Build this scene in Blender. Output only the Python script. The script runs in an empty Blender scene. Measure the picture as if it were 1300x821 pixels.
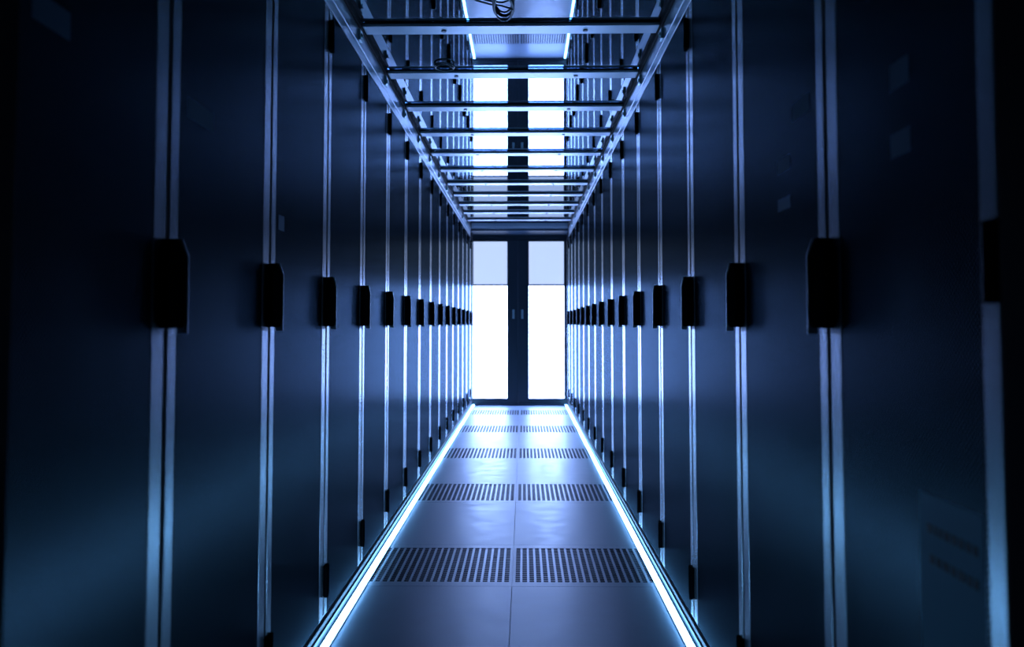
import bpy, bmesh, math, random
from mathutils import Vector, Matrix
random.seed(3)
S = bpy.context.scene
C = S.collection

# ------------------------------------------------------------------ camera
CAM_H = 1.03
cd = bpy.data.cameras.new('camera')
cam = bpy.data.objects.new('camera', cd); C.objects.link(cam)
cd.sensor_width = 36.0; cd.sensor_fit = 'HORIZONTAL'
cd.lens = 1033.0/1300.0*36.0
cd.shift_y = -45.0/1300.0
cd.clip_start = 0.02; cd.clip_end = 60
cam.location = (0, 0, CAM_H)
cam.rotation_euler = (math.radians(90+2.52), 0, math.radians(0.832))
cd.dof.use_dof = True; cd.dof.focus_distance = 3.6; cd.dof.aperture_fstop = 3.0
S.camera = cam

# ------------------------------------------------------------------ world, exposure
w = bpy.data.worlds.new('world'); S.world = w; w.use_nodes = True
bg = w.node_tree.nodes['Background']
bg.inputs[0].default_value = (0.02, 0.07, 0.16, 1); bg.inputs[1].default_value = 0.02
S.view_settings.view_transform = 'Standard'
S.view_settings.look = 'None'
S.view_settings.exposure = 0.0
S.view_settings.gamma = 1.0
S.view_settings.use_curve_mapping = False
S.cycles.max_bounces = 8; S.cycles.glossy_bounces = 6; S.cycles.transparent_max_bounces = 16
S.cycles.sample_clamp_indirect = 6.0
S.cycles.use_denoising = True

PANE_COL = (0.28, 0.44, 1.0); PANE_LOW = 21.0; PANE_UP = 1.0
UP_COL = (0.52, 0.65, 0.99)
LED_COL = (0.20, 0.52, 1.0); LED_STR = 24.0

# ------------------------------------------------------------------ materials
def mat(name, col, rough=0.5, metal=0.0, spec=0.5, noise=0.0, nscale=20.0, rnoise=0.0, bump=0.0):
    m = bpy.data.materials.new(name); m.use_nodes = True
    nt = m.node_tree; b = nt.nodes['Principled BSDF']
    b.inputs['Base Color'].default_value = (*col, 1)
    b.inputs['Roughness'].default_value = rough
    b.inputs['Metallic'].default_value = metal
    b.inputs['Specular IOR Level'].default_value = spec
    if noise or rnoise or bump:
        tc = nt.nodes.new('ShaderNodeTexCoord')
        n = nt.nodes.new('ShaderNodeTexNoise'); n.inputs['Scale'].default_value = nscale
        n.inputs['Detail'].default_value = 5
        nt.links.new(tc.outputs['Object'], n.inputs['Vector'])
        if noise:
            r = nt.nodes.new('ShaderNodeMapRange')
            r.inputs['To Min'].default_value = 1-noise; r.inputs['To Max'].default_value = 1+noise
            nt.links.new(n.outputs['Fac'], r.inputs['Value'])
            mx = nt.nodes.new('ShaderNodeVectorMath'); mx.operation = 'SCALE'
            mx.inputs[0].default_value = col
            nt.links.new(r.outputs[0], mx.inputs['Scale'])
            nt.links.new(mx.outputs[0], b.inputs['Base Color'])
        if rnoise:
            r2 = nt.nodes.new('ShaderNodeMapRange')
            r2.inputs['From Min'].default_value = 0.3; r2.inputs['From Max'].default_value = 0.7
            r2.inputs['To Min'].default_value = rough-rnoise; r2.inputs['To Max'].default_value = rough+rnoise
            nt.links.new(n.outputs['Fac'], r2.inputs['Value'])
            nt.links.new(r2.outputs[0], b.inputs['Roughness'])
        if bump:
            bp = nt.nodes.new('ShaderNodeBump'); bp.inputs['Strength'].default_value = bump
            bp.inputs['Distance'].default_value = 0.002
            nt.links.new(n.outputs['Fac'], bp.inputs['Height'])
            nt.links.new(bp.outputs[0], b.inputs['Normal'])
    return m

def emit(name, col, strength):
    m = bpy.data.materials.new(name); m.use_nodes = True
    b = m.node_tree.nodes['Principled BSDF']
    b.inputs['Base Color'].default_value = (0.5, 0.5, 0.5, 1)
    b.inputs['Emission Color'].default_value = (*col, 1)
    b.inputs['Emission Strength'].default_value = strength
    return m

def mesh_door_mat():
    """perforated black sheet steel: staggered round holes about 6 mm apart"""
    m = mat('perforated_black_steel', (0.045, 0.06, 0.085), 0.36, 0.0, 0.5)
    nt = m.node_tree; b = nt.nodes['Principled BSDF']
    N = nt.nodes.new; L = nt.links.new
    tc = N('ShaderNodeTexCoord'); sp = N('ShaderNodeSeparateXYZ')
    L(tc.outputs['Object'], sp.inputs[0])
    def sn(sock):
        a = N('ShaderNodeMath'); a.operation = 'MULTIPLY'; a.inputs[1].default_value = math.pi/0.0042
        L(sock, a.inputs[0])
        s = N('ShaderNodeMath'); s.operation = 'SINE'; L(a.outputs[0], s.inputs[0]); return s.outputs[0]
    p = N('ShaderNodeMath'); p.operation = 'MULTIPLY'
    L(sn(sp.outputs['Y']), p.inputs[0]); L(sn(sp.outputs['Z']), p.inputs[1])
    r = N('ShaderNodeMapRange'); r.inputs['From Min'].default_value = -0.05; r.inputs['From Max'].default_value = 0.15
    L(p.outputs[0], r.inputs['Value'])
    nt.nodes.remove(b)
    hole = N('ShaderNodeBsdfDiffuse'); hole.inputs[0].default_value = (0.002, 0.003, 0.005, 1)
    df = N('ShaderNodeBsdfDiffuse'); df.inputs[0].default_value = (0.005, 0.011, 0.017, 1)
    gl = N('ShaderNodeBsdfGlossy'); gl.inputs['Color'].default_value = (0.082, 0.113, 0.135, 1); gl.inputs['Roughness'].default_value = 0.27
    ad = N('ShaderNodeAddShader'); L(df.outputs[0], ad.inputs[0]); L(gl.outputs[0], ad.inputs[1])
    mx = N('ShaderNodeMixShader'); L(r.outputs[0], mx.inputs[0]); L(ad.outputs[0], mx.inputs[1]); L(hole.outputs[0], mx.inputs[2])
    L(mx.outputs[0], nt.nodes['Material Output'].inputs['Surface'])
    return m

def glass_mat(name, base, ior, tint):
    m = bpy.data.materials.new(name); m.use_nodes = True
    nt = m.node_tree; nt.nodes.remove(nt.nodes['Principled BSDF'])
    N = nt.nodes.new; L = nt.links.new
    out = nt.nodes['Material Output']
    fr = N('ShaderNodeFresnel'); fr.inputs['IOR'].default_value = ior
    r = N('ShaderNodeMapRange'); r.inputs['To Min'].default_value = base; r.inputs['To Max'].default_value = 1
    L(fr.outputs[0], r.inputs['Value'])
    t = N('ShaderNodeBsdfTransparent'); t.inputs[0].default_value = (*tint, 1)
    g = N('ShaderNodeBsdfGlossy'); g.inputs['Roughness'].default_value = 0.01
    g.inputs['Color'].default_value = (0.85, 0.93, 1, 1)
    mx = N('ShaderNodeMixShader'); L(r.outputs[0], mx.inputs[0]); L(t.outputs[0], mx.inputs[1]); L(g.outputs[0], mx.inputs[2])
    L(mx.outputs[0], out.inputs['Surface'])
    return m

M = dict(
    body=mat('black_powder_coat', (0.012, 0.015, 0.02), 0.5),
    mesh=mesh_door_mat(),
    stile=mat('satin_silver_metal', (0.54, 0.58, 0.62), 0.27, 0.85, 0.5, noise=0.05, nscale=6),
    rail=mat('brushed_aluminium', (0.72, 0.78, 0.86), 0.33, 0.75, 0.5, noise=0.06, nscale=9),
    bar=mat('anodised_aluminium', (0.62, 0.66, 0.74), 0.38, 0.55),
    black=mat('black_plastic', (0.003, 0.004, 0.005), 0.8, 0, 0.0),
    lever=mat('grey_steel_edge', (0.30, 0.36, 0.40), 0.35, 0.8),
    seal=mat('black_rubber', (0.004, 0.005, 0.007), 0.7, 0, 0.2),
    hingeG=mat('dark_steel', (0.05, 0.07, 0.09), 0.3, 0.6),
    floor=mat('grey_laminate', (0.23, 0.29, 0.36), 0.37, 0.0, 0.5, noise=0.15, nscale=11, rnoise=0.045),
    grate=mat('painted_steel_grate', (0.30, 0.34, 0.40), 0.36, 0.2, 0.6),
    damper=mat('dark_damper_steel', (0.12, 0.15, 0.18), 0.4, 0.2),
    skirt=mat('dark_skirting', (0.022, 0.034, 0.045), 0.45, 0.3, 0.2),
    void=mat('void_black', (0.002, 0.002, 0.003), 0.9, 0, 0.1),
    dframe=mat('door_frame_paint', (0.015, 0.028, 0.045), 0.42),
    header=mat('header_paint', (0.03, 0.05, 0.08), 0.35),
    steel=mat('pull_handle_steel', (0.5, 0.65, 0.68), 0.3, 0.8),
    label=mat('label_film', (0.08, 0.16, 0.24), 0.6, 0, 0.2),
    paper=mat('paper_notice', (0.20, 0.50, 0.62), 0.6, 0, 0.2),
    ink=mat('printed_ink', (0.01, 0.015, 0.02), 0.6),
    concrete=mat('dark_concrete', (0.03, 0.035, 0.04), 0.8, noise=0.2),
    ceil=mat('dark_ceiling_paint', (0.03, 0.035, 0.045), 0.8, noise=0.1),
    cable=mat('cable_sheath', (0.04, 0.06, 0.08), 0.3),
    led=emit('led_diffuser', LED_COL, LED_STR),
    paneL=emit('backlit_frosted_pane', PANE_COL, PANE_LOW),
    paneU=emit('backlit_frosted_upper_pane', UP_COL, PANE_UP),
    glass=glass_mat('ceiling_glass', 0.34, 1.75, (0.6, 0.68, 0.75)),
)

# ------------------------------------------------------------------ helpers
def bx(bm, x0, x1, y0, y1, z0, z1, bev=0.0):
    r = bmesh.ops.create_cube(bm, size=1.0)
    vs = r['verts']
    bmesh.ops.scale(bm, vec=(abs(x1-x0), abs(y1-y0), abs(z1-z0)), verts=vs)
    bmesh.ops.translate(bm, vec=((x0+x1)/2, (y0+y1)/2, (z0+z1)/2), verts=vs)
    if bev:
        es = list({e for v in vs for e in v.link_edges})
        bmesh.ops.bevel(bm, geom=es, offset=bev, segments=2, affect='EDGES', profile=0.5)

def prism_yz(bm, pts, x0, x1, bev=0.0):
    """pts in (y,z), extruded along x"""
    a = [bm.verts.new((x0, y, z)) for y, z in pts]
    b = [bm.verts.new((x1, y, z)) for y, z in pts]
    fs = [bm.faces.new(a), bm.faces.new(list(reversed(b)))]
    n = len(pts)
    for i in range(n):
        fs.append(bm.faces.new((a[i], b[i], b[(i+1) % n], a[(i+1) % n])))
    bmesh.ops.recalc_face_normals(bm, faces=fs)
    if bev:
        es = list({e for f in fs for e in f.edges})
        bmesh.ops.bevel(bm, geom=es, offset=bev, segments=2, affect='EDGES', profile=0.5)

def cyl(bm, c, axis, r, h, seg=16):
    rr = bmesh.ops.create_cone(bm, cap_ends=True, segments=seg, radius1=r, radius2=r, depth=h)
    q = Vector((0, 0, 1)).rotation_difference(Vector(axis)).to_matrix().to_4x4()
    bmesh.ops.transform(bm, matrix=Matrix.Translation(Vector(c)) @ q, verts=rr['verts'])

def tube(bm, pts, r, seg=8):
    rings = []
    n = len(pts)
    for i, p in enumerate(pts):
        p = Vector(p)
        t = (Vector(pts[min(i+1, n-1)]) - Vector(pts[max(i-1, 0)])).normalized()
        u = t.cross(Vector((0, 0.02, 1))).normalized(); v = t.cross(u)
        rings.append([bm.verts.new(p + r*(math.cos(2*math.pi*k/seg)*u + math.sin(2*math.pi*k/seg)*v)) for k in range(seg)])
    for a, b in zip(rings, rings[1:]):
        for k in range(seg):
            bm.faces.new((a[k], a[(k+1) % seg], b[(k+1) % seg], b[k]))
    bm.faces.new(rings[0]); bm.faces.new(list(reversed(rings[-1])))
    bmesh.ops.recalc_face_normals(bm, faces=bm.faces[:])

def obj(name, bm, m, parent=None, loc=(0, 0, 0), mirror=False, smooth=False):
    if mirror:
        bmesh.ops.scale(bm, vec=(-1, 1, 1), verts=bm.verts[:])
        bmesh.ops.reverse_faces(bm, faces=bm.faces[:])
    me = bpy.data.meshes.new(name); bm.to_mesh(me); bm.free()
    if smooth:
        for p in me.polygons: p.use_smooth = True
    me.materials.append(m)
    o = bpy.data.objects.new(name, me); C.objects.link(o)
    o.location = loc
    if parent: o.parent = parent
    return o

def tag(o, label, cat, group=None):
    o['label'] = label; o['category'] = cat
    if group: o['group'] = group
    return o

def thing(name, label, cat, loc=(0, 0, 0), group=None):
    o = bpy.data.objects.new(name, None); C.objects.link(o)
    o.location = loc; o.empty_display_size = 0.1
    return tag(o, label, cat, group)

def copy_tree(o, parent=None, kids={}):
    c = o.copy(); C.objects.link(c)
    if parent: c.parent = parent
    for ch in TREE.get(o, []):
        d = ch.copy(); C.objects.link(d); d.parent = c
        for g in TREE.get(ch, []):
            e = g.copy(); C.objects.link(e); e.parent = d
    return c
TREE = {}

def struct(name, bm, m):
    o = obj(name, bm, m); o['kind'] = 'structure'; return o

ORD = ['first', 'second', 'third', 'fourth', 'fifth', 'sixth', 'seventh', 'eighth', 'ninth', 'tenth',
       'eleventh', 'twelfth', 'thirteenth', 'fourteenth', 'fifteenth', 'sixteenth']

XL, XR = -0.650, 0.547          # faces of the two rows
XC = -0.0475                    # tile seam
PITCH = 0.6
SEAM0 = 1.47                    # depth of the first seam seen
DOORY = 10.34                   # depth of the end doors
Z_DOOR0, Z_DOOR1 = 0.08, 2.088  # cabinet doors
Z_RAIL = 2.200
Z_G = 2.222            # glass ceiling
SEAMS = [SEAM0 + PITCH*k for k in range(15)]

# ------------------------------------------------------------------ setting
bm = bmesh.new(); bx(bm, -4, 4, -1.5, 13, -0.62, -0.60); struct('floor', bm, M['concrete'])
bm = bmesh.new(); bx(bm, -4, 4, -1.5, 13, 3.4, 3.5); struct('ceiling', bm, M['ceil'])
bm = bmesh.new(); bx(bm, -4.1, -4, -1.5, 13, -0.62, 3.5); struct('wall_left', bm, M['ceil'])
bm = bmesh.new(); bx(bm, 4, 4.1, -1.5, 13, -0.62, 3.5); struct('wall_right', bm, M['ceil'])
bm = bmesh.new(); bx(bm, -4.1, 4.1, 13, 13.1, -0.62, 3.5); struct('wall_back', bm, M['ceil'])
# raised-floor slabs that carry the cabinet rows, on either side of the aisle
bm = bmesh.new(); bx(bm, -4, XL, -1.5, 13, -0.60, -0.0005); o = struct('floor_left', bm, M['concrete'])
bm = bmesh.new(); bx(bm, XR, 4, -1.5, 13, -0.60, -0.0005); o = struct('floor_right', bm, M['concrete'])
bm = bmesh.new(); bx(bm, XL, XR, DOORY-0.02, 13, -0.60, -0.0005); struct('floor_back', bm, M['concrete'])
# baseboards (skirting channel) below the cabinet doors
bm = bmesh.new()
bx(bm, XL-0.012, XL-0.004, 0.9, DOORY-0.03, 0.0, 0.072)
bx(bm, XL-0.004, XL+0.001, 0.9, DOORY-0.03, 0.030, 0.036); bx(bm, XL-0.004, XL+0.002, 0.9, DOORY-0.03, 0.060, 0.066)
struct('baseboard_left', bm, M['skirt'])
bm = bmesh.new()
bx(bm, XR+0.004, XR+0.012, 0.9, DOORY-0.03, 0.0, 0.072)
bx(bm, XR-0.001, XR+0.004, 0.9, DOORY-0.03, 0.030, 0.036); bx(bm, XR-0.002, XR+0.004, 0.9, DOORY-0.03, 0.060, 0.066)
struct('baseboard_right', bm, M['skirt'])

# ------------------------------------------------------------------ server cabinets
def cabinet(wd, mirror, handle=True):
    t = bpy.data.objects.new('server_cabinet', None); C.objects.link(t); t.empty_display_size = 0.1
    kids = []
    bm = bmesh.new()
    bx(bm, -1.0, -0.034, 0.004, wd-0.004, 0.075, 2.085, 0.002)
    kids.append(obj('body', bm, M['body'], t, mirror=mirror))
    bm = bmesh.new()
    bx(bm, -0.98, -0.035, 0.02, wd-0.02, 0.0, 0.075)
    kids.append(obj('plinth', bm, M['body'], t, mirror=mirror))
    bm = bmesh.new()
    bx(bm, -0.033, -0.0006, 0.046, wd-0.057, Z_DOOR0, Z_DOOR1-0.002, 0.0015)
    door = obj('door', bm, M['mesh'], t, mirror=mirror); kids.append(door)
    sub = []
    bm = bmesh.new(); bx(bm, -0.033, 0.0, 0.006, 0.047, Z_DOOR0, Z_DOOR1, 0.004)
    sub.append(obj('door_stile', bm, M['stile'], door, mirror=mirror))
    bm = bmesh.new(); bx(bm, -0.033, 0.0, wd-0.058, wd-0.006, Z_DOOR0, Z_DOOR1, 0.004)
    sub.append(obj('door_stile', bm, M['stile'], door, mirror=mirror))
    for z0, z1 in ((1.945, 2.043), (0.145, 0.243)):
        bm = bmesh.new()
        bx(bm, -0.002, 0.009, 0.0, 0.040, z0, z1, 0.002)
        cyl(bm, (0.008, 0.002, (z0+z1)/2), (0, 0, 1), 0.007, z1-z0)
        sub.append(obj('hinge', bm, M['black'], door, mirror=mirror))
    bm = bmesh.new(); bx(bm, -0.001, 0.004, 0.004, 0.036, 1.054, 1.152, 0.001)
    sub.append(obj('latch_plate', bm, M['black'], door, mirror=mirror))
    TREE[door] = sub
    if handle:
        bm = bmesh.new()
        c = wd
        prism_yz(bm, [(c-0.042, 1.032), (c-0.030, 1.022), (c+0.022, 1.022), (c+0.036, 1.032), (c+0.036, 1.156), (c+0.004, 1.184), (c-0.014, 1.184), (c-0.042, 1.160)], 0.0, 0.022, 0.002)
        h = obj('handle', bm, M['black'], t, mirror=mirror); kids.append(h)
        bm = bmesh.new()
        prism_yz(bm, [(c+0.0365, 1.012), (c+0.040, 1.012), (c+0.040, 1.158), (c+0.009, 1.1855), (c+0.007, 1.1840), (c+0.0365, 1.156)], 0.006, 0.0245, 0.0005)
        cyl(bm, (0.018, c+0.0385, 1.045), (1, 0, 0), 0.003, 0.008, 10)
        lv = obj('lever', bm, M['lever'], h, mirror=mirror); TREE[h] = [lv]
        lv['label'] = 'grey metal lever edge'
    TREE[t] = kids
    return t

def cat_label(side, i, n):
    place = {0: 'nearest the camera', 15: 'against the glowing end doors'}.get(i)
    if place: return f'tall black mesh door server cabinet in {side} row {place}'
    return f'tall black mesh door server cabinet, {ORD[i]} from the camera in {side} row'

def add_sticker(cab, mirror, y0, y1, z0, z1):
    bm = bmesh.new(); bx(bm, -0.0016, 0.0000, y0, y1, z0, z1)
    o = obj('sticker', bm, M['label'], cab_door[cab], mirror=mirror); o['label'] = 'faint pale blue blank sticker'

cab_door = {}
def row(side, X, mirror):
    full = cabinet(PITCH, mirror)
    first_w = PITCH if side == 'left' else 0.535
    first = cabinet(first_w, mirror) if first_w != PITCH else None
    last = cabinet(DOORY-0.02-SEAMS[-1], mirror, handle=False)
    cabs = []
    used = False
    for i in range(16):
        if i == 15: o = last
        elif i == 0 and first: o = first
        elif not used: o = full; used = True
        else:
            o = copy_tree(full)
        y0 = SEAM0 - first_w if i == 0 else SEAM0 + PITCH*(i-1)
        o.location = (X, y0, 0)
        tag(o, cat_label(side, i, 16), 'server cabinet', f'server cabinets in the {side} row')
        cabs.append(o)
    bpy.context.view_layer.update()
    for o in cabs:
        for ch in o.children:
            if ch.name.split('.')[0] == 'door': cab_door[o] = ch
    return cabs
left = row('left', XL, False)
right = row('right', XR, True)
add_sticker(left[0], False, 0.18, 0.27, 1.435, 1.475)
add_sticker(left[1], False, 0.08, 0.21, 1.430, 1.470)
add_sticker(left[2], False, 0.07, 0.12, 1.28, 1.32)
add_sticker(right[0], True, 0.215, 0.275, 1.375, 1.415)
add_sticker(right[0], True, 0.215, 0.275, 1.275, 1.310)
add_sticker(right[1], True, 0.080, 0.18, 1.440, 1.475)
add_sticker(right[1], True, 0.200, 0.28, 1.350, 1.380)
add_sticker(right[1], True, 0.200, 0.28, 1.270, 1.295)
# paper notice low on the nearest right door
bm = bmesh.new(); bx(bm, -0.0016, 0.0000, 0.055, 0.21, 0.52, 0.80)
pn = obj('notice_sheet', bm, M['paper'], right_door := cab_door[right[0]], mirror=True)
pn['label'] = 'dim blue paper notice with two dark lines'
bm = bmesh.new()
for z in (0.755, 0.715):
    y = 0.066
    while y < 0.185:
        l = random.uniform(0.008, 0.018); bx(bm, -0.0002, 0.0004, y, y+l, z-0.006, z+0.006); y += l + 0.004
# printed lines belong to the sheet (kept in its mesh through a second material)
tmp = bpy.data.meshes.new('ink'); bmesh.ops.scale(bm, vec=(-1, 1, 1), verts=bm.verts[:]); bmesh.ops.reverse_faces(bm, faces=bm.faces[:]); bm.to_mesh(tmp); bm.free()
full = bmesh.new(); full.from_mesh(pn.data); nf = len(full.faces); full.from_mesh(tmp); full.faces.ensure_lookup_table()
for f in full.faces[nf:]: f.material_index = 1
full.to_mesh(pn.data); full.free(); pn.data.materials.append(M['ink'])

# ------------------------------------------------------------------ floor tiles
def solid_tile(x0, x1, y0, y1):
    bm = bmesh.new()
    bx(bm, x0+0.0006, x1-0.0006, y0+0.0006, y1-0.0006, -0.035, 0.0, 0.0008)
    return bm
NB = [3.30 + 1.5*k for k in range(-1, 5)]       # near edge of each perforated field
def perf_tile(wd, x_in0, x_in1, ln, y_in0, y_in1):
    """frame + lengthwise bars on top + recessed cross bars; returns three bmeshes"""
    fr = bmesh.new()
    e = 0.0006
    bx(fr, e, x_in0, e, ln-e, -0.035, 0); bx(fr, x_in1, wd-e, e, ln-e, -0.035, 0)
    bx(fr, x_in0, x_in1, e, y_in0, -0.035, 0); bx(fr, x_in0, x_in1, y_in1, ln-e, -0.035, 0)
    n = 20; p = (x_in1-x_in0+0.010)/n
    gr = bmesh.new()
    for i in range(1, n):
        x = x_in0 - 0.005 + p*i
        bx(gr, x-0.0048, x+0.0048, y_in0, y_in1, -0.022, -0.0004)
    cr = bmesh.new()
    m = 19; q = (y_in1-y_in0)/m
    for j in range(1, m):
        y = y_in0 + q*j
        bx(cr, x_in0, x_in1, y-0.0035, y+0.0035, -0.021, -0.0018)
    return fr, gr, cr

proto = {}
cols = {'left': (XL, XC), 'right': (XC, XR)}
# perforated tiles
for side in ('left', 'right'):
    x0, x1 = cols[side]; wd = x1-x0
    for k, yb in enumerate(NB):
        if k == 0: continue
        y0 = yb - 0.055; ln = 0.60
        lab = f'grey perforated floor tile with slotted vents, {ORD[k-1]} from the camera in {side} half of aisle'
        if side not in proto:
            xi0, xi1 = (0.024, wd-0.013) if side == 'left' else (0.013, wd-0.024)
            fr, gr, cr = perf_tile(wd, xi0, xi1, ln, 0.055, 0.545)
            t = thing('perforated_floor_tile', lab, 'floor tile', (x0, y0, 0), 'perforated floor tiles')
            a = obj('tile_frame', fr, M['floor'], t); b = obj('grating', gr, M['grate'], t); c = obj('damper_slats', cr, M['damper'], t)
            TREE[t] = [a, b, c]; proto[side] = t
        else:
            t = copy_tree(proto[side]); t.location = (x0, y0, 0); tag(t, lab, 'floor tile', 'perforated floor tiles')
# solid tiles in between
spans = []
for k in range(len(NB)):
    a = NB[k] + 0.545
    b = NB[k+1] - 0.055 if k+1 < len(NB) else DOORY-0.02
    spans.append((a, b))
spans.insert(0, (0.9, NB[0]+0.545))
for side in ('left', 'right'):
    x0, x1 = cols[side]
    for k, (a, b) in enumerate(spans):
        if k == 0: continue
        o = obj('solid_floor_tile', solid_tile(x0, x1, a, b), M['floor'])
        tag(o, f'smooth grey solid floor tile, {ORD[k-1]} from the camera in {side} half of aisle', 'floor tile', 'solid floor tiles')
# nearer part of the aisle floor
bm = bmesh.new(); bx(bm, XL, XR, -1.5, spans[1][0], -0.035, 0.0); struct('floor_front', bm, M['floor'])

# ------------------------------------------------------------------ LED bars at the foot of the rows
def led_proto(mirror):
    t = bpy.data.objects.new('light_strip', None); C.objects.link(t)
    bm = bmesh.new(); bx(bm, 0.004, 0.030, 0.004, PITCH-0.004, 0.0005, 0.006)
    a = obj('channel', bm, M['stile'], t, mirror=mirror)
    bm = bmesh.new(); bx(bm, 0.006, 0.028, 0.006, PITCH-0.006, 0.006, 0.013, 0.002)
    b = obj('diffuser', bm, M['led'], t, mirror=mirror)
    TREE[t] = [a, b]; return t
for side, X, mir in (('left', XL, False), ('right', XR, True)):
    p0 = led_proto(mir); first = True; n = 0
    for k in range(1, 14):
        t = p0 if first else copy_tree(p0); first = False
        t.location = (X, SEAMS[k], 0)
        tag(t, f'glowing white floor light strip at foot of {side} row, {ORD[n]} from the camera', 'light strip', f'floor light strips on the {side}')
        n += 1
    t = bpy.data.objects.new('light_strip', None); C.objects.link(t); t.location = (X, SEAMS[14], 0)
    ll = DOORY-0.03-SEAMS[14]
    bm = bmesh.new(); bx(bm, 0.004, 0.030, 0.004, ll, 0.0005, 0.006); obj('channel', bm, M['stile'], t, mirror=mir)
    bm = bmesh.new(); bx(bm, 0.006, 0.028, 0.006, ll-0.002, 0.006, 0.013, 0.002); obj('diffuser', bm, M['led'], t, mirror=mir)
    tag(t, f'short glowing white floor light strip at foot of {side} row, against the end doors', 'light strip', f'floor light strips on the {side}')

# ------------------------------------------------------------------ ceiling rails, bars and glass
def rail(side, X, sgn):
    """sgn=+1: aisle lies towards +x"""
    t = thing('ceiling_rail', f'long silver aluminium rail above the {side} row of cabinets', 'rail', (X, 0, 0), 'ceiling rails')
    y0, y1 = 0.9, 9.86
    bm = bmesh.new()
    def b(xa, xb, za, zb, bev=0.0): bx(bm, *sorted((sgn*xa, sgn*xb)), y0, y1, za, zb, bev)
    b(-0.05, 0.000, Z_DOOR1+0.003, Z_DOOR1+0.040, 0.002)
    b(-0.05, -0.004, Z_DOOR1+0.040, Z_DOOR1+0.044)
    b(-0.05, 0.002, Z_DOOR1+0.044, Z_RAIL-0.006, 0.002)
    obj('rail_profile', bm, M['rail'], t)
    bm = bmesh.new(); bx(bm, *sorted((sgn*-0.03, sgn*0.012)), y0, y1, Z_RAIL-0.006, Z_G-0.001)
    g = obj('gasket', bm, M['seal'], t); g['label'] = 'black rubber gasket'
    pr = None
    for s in SEAMS:
        if s > 9.8 or s < 2.6: continue
        if pr is None:
            bm = bmesh.new()
            bx(bm, *sorted((0, sgn*0.012)), -0.022, 0.022, 2.140, 2.185, 0.003)
            cyl(bm, (sgn*0.013, 0, 2.162), (1, 0, 0), 0.009, 0.008)
            pr = obj('bracket', bm, M['steel'], t, (0, s-0.12, 0))
        else:
            c = pr.copy(); C.objects.link(c); c.location = (0, s-0.12, 0); c.parent = t
rail('left', XL, 1); rail('right', XR, -1)

def bar_proto():
    t = bpy.data.objects.new('ceiling_bar', None); C.objects.link(t)
    W = XR-XL
    bm = bmesh.new(); bx(bm, 0.004, W-0.004, -0.105, -0.015, Z_G-0.017, Z_G-0.005, 0.002)
    a = obj('bar_profile', bm, M['bar'], t)
    bm = bmesh.new(); bx(bm, 0.004, W-0.004, -0.109, -0.015, Z_G-0.0049, Z_G-0.0006)
    b = obj('gasket', bm, M['seal'], t)
    kids = [a, b]
    for x in (0.33, W-0.30):
        bm = bmesh.new(); cyl(bm, (x, -0.055, Z_G-0.018), (0, 0, 1), 0.010, 0.006)
        kids.append(obj('screw', bm, M['hingeG'], t))
    TREE[t] = kids; return t
bp = bar_proto(); n = 0
for k, s in enumerate(SEAMS[3:]):
    if s > 9.8: break
    t = bp if n == 0 else copy_tree(bp)
    t.location = (XL, s, 0)
    tag(t, f'silver cross bar of the glass aisle ceiling, {ORD[n]} from the camera', 'ceiling bar', 'ceiling cross bars')
    n += 1
gp = None; n = 0
for k in range(2, 14):
    lab = f'clear reflective glass ceiling panel, {ORD[n]} from the camera above the aisle'
    if gp is None:
        bm = bmesh.new()
        v = [bm.verts.new(c) for c in ((0.006, 0.013, 0), (XR-XL-0.006, 0.013, 0), (XR-XL-0.006, PITCH-0.013, 0), (0.006, PITCH-0.013, 0))]
        bx(bm, 0.006, XR-XL-0.006, 0.013, PITCH-0.013, 0, 0.006)
        bmesh.ops.delete(bm, geom=v, context='VERTS')
        gp = obj('glass_ceiling_panel', bm, M['glass'], None, (XL, SEAMS[k], Z_G)); o = gp
    else:
        o = gp.copy(); C.objects.link(o); o.location = (XL, SEAMS[k], Z_G)
    tag(o, lab, 'glass panel', 'glass ceiling panels'); n += 1

# cable coils hanging against the underside of the glass
def coil(name, cx, cy, rx, ry, turns, label, tail=None):
    bm = bmesh.new(); pts = []
    N = int(28*turns)
    for i in range(N+1):
        a = 2*math.pi*turns*i/N
        k = 1 + 0.10*math.sin(a*0.37)
        pts.append((cx + rx*k*math.cos(a), cy + ry*k*math.sin(a), Z_G - 0.005 - 0.010*i/N*turns*0.5))
    if tail:
        pts += [(cx+rx+tail[0]*f, cy+tail[1]*f + 0.02*math.sin(3*f), Z_G-0.006) for f in (0.3, 0.6, 1.0)]
    tube(bm, pts, 0.0035, 8)
    tag(obj(name, bm, M['cable'], smooth=True), label, 'cable')
coil('cable_coil', -0.075, 2.99, 0.036, 0.13, 3, 'dark coiled cable hanging at the nearest glass ceiling panel', (-0.14, -0.06))
coil('cable_loop', -0.365, 3.695, 0.042, 0.05, 2, 'small dark cable ring under glass ceiling left of centre')

# ------------------------------------------------------------------ end doors
# header beam over the doors
t = thing('door_header', 'dark blue header beam above the glowing end doors', 'header beam', (XL, 9.87, 0))
W = XR-XL
bm = bmesh.new(); bx(bm, 0.004, W-0.004, 0.0, 0.47, CAM_H+1.130, CAM_H+1.21, 0.004); obj('beam', bm, M['header'], t)
bm = bmesh.new(); bx(bm, 0.004, W-0.004, -0.012, -0.0005, CAM_H+1.160, CAM_H+1.205, 0.002); e = obj('edge_strip', bm, M['bar'], t); e['label'] = 'silver edge strip'
for x in (0.30, W-0.30):
    bm = bmesh.new(); cyl(bm, (x, 0.06, CAM_H+1.129), (0, 0, 1), 0.010, 0.006); obj('screw', bm, M['steel'], t)
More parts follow.
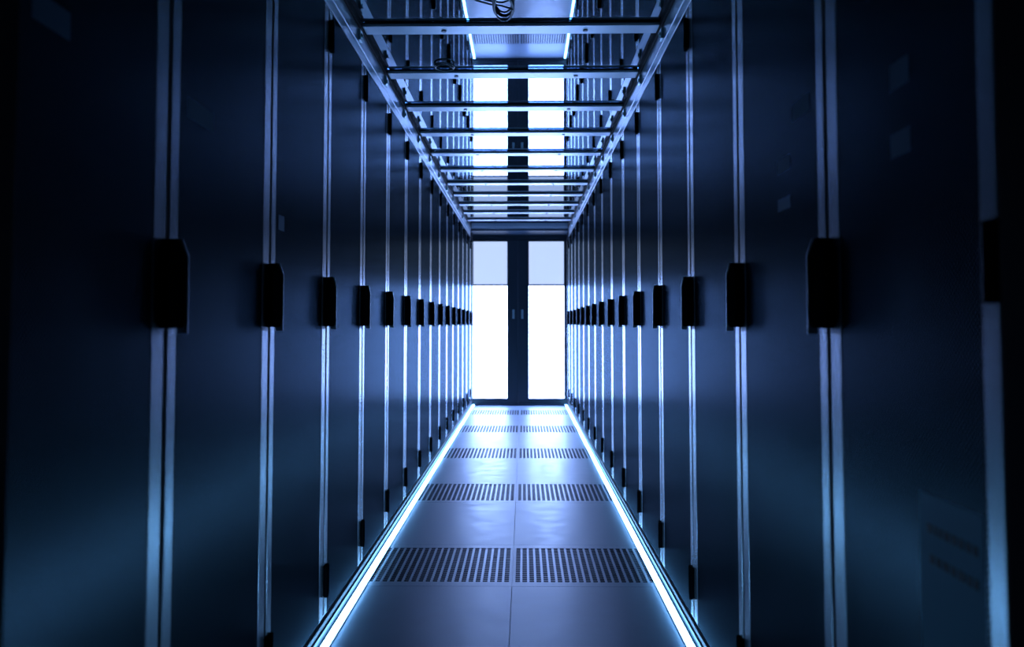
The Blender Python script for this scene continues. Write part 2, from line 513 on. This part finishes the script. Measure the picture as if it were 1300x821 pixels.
# fixed frame = structure
bm = bmesh.new()
bx(bm, XL, XR, DOORY-0.01, DOORY+0.06, CAM_H+1.075, 2.24)
struct('trim_1', bm, M['dframe'])
bm = bmesh.new()
bx(bm, XL, XR, DOORY-0.015, DOORY+0.06, 0.0, 0.022, 0.004)
struct('trim_2', bm, M['header'])

def leaf(name, x0, x1, px0, px1, hx, label):
    """a leaf from x0 to x1, its pane from px0 to px1"""
    t = bpy.data.objects.new(name, None); C.objects.link(t); t.location = (x0, DOORY, 0); t['kind'] = 'structure'
    z0, z1 = 0.024, CAM_H+1.073
    p0, p1, pd = 0.09, CAM_H+1.050, CAM_H+0.493
    y0, y1 = 0.0, 0.045
    bm = bmesh.new()
    bx(bm, 0, px0-x0, y0, y1, z0, z1, 0.002); bx(bm, px1-x0, x1-x0, y0, y1, z0, z1, 0.002)
    bx(bm, px0-x0, px1-x0, y0, y1, z0, p0, 0.001); bx(bm, px0-x0, px1-x0, y0, y1, p1, z1, 0.001)
    obj('leaf_frame', bm, M['dframe'], t)
    bm = bmesh.new(); bx(bm, px0-x0, px1-x0, y0+0.012, y1, pd-0.010, pd+0.010); obj('glazing_bar', bm, M['dframe'], t)
    bm = bmesh.new(); bx(bm, px0-x0, px1-x0, 0.020, 0.030, p0, pd-0.010); o = obj('lower_pane', bm, M['paneL'], t); o['label'] = 'bright white glowing pane'
    bm = bmesh.new(); bx(bm, px0-x0, px1-x0, 0.020, 0.030, pd+0.010, p1); o = obj('upper_pane', bm, M['paneU'], t); o['label'] = 'softer lavender glowing pane'
    bm = bmesh.new()
    bx(bm, hx-x0-0.014, hx-x0+0.014, -0.016, -0.010, CAM_H+0.065, CAM_H+0.180, 0.002)
    for zz in (0.085, 0.160): cyl(bm, (hx-x0, -0.005, CAM_H+zz), (0, 1, 0), 0.006, 0.012)
    obj('pull_handle', bm, M['steel'], t)
leaf('door_1', XL, -0.0755, -0.643, -0.211, -0.132, '')
leaf('door_2', -0.0725, XR, 0.064, 0.511, -0.020, '')

# ------------------------------------------------------------------ entrance frame beside the camera
t = thing('entrance_frame', 'black entrance door frame at both sides of the camera', 'door frame', (0, 0.80, 0))
bm = bmesh.new(); bx(bm, -0.70, -0.545, 0, 0.06, 0.0, 2.24, 0.002); obj('jamb', bm, M['void'], t)
bm = bmesh.new(); bx(bm, 0.500, 0.62, 0, 0.06, 0.0, 2.24, 0.002); obj('jamb', bm, M['void'], t)
bm = bmesh.new(); bx(bm, -0.545, 0.500, 0, 0.06, 2.16, 2.24, 0.002); obj('lintel', bm, M['void'], t)
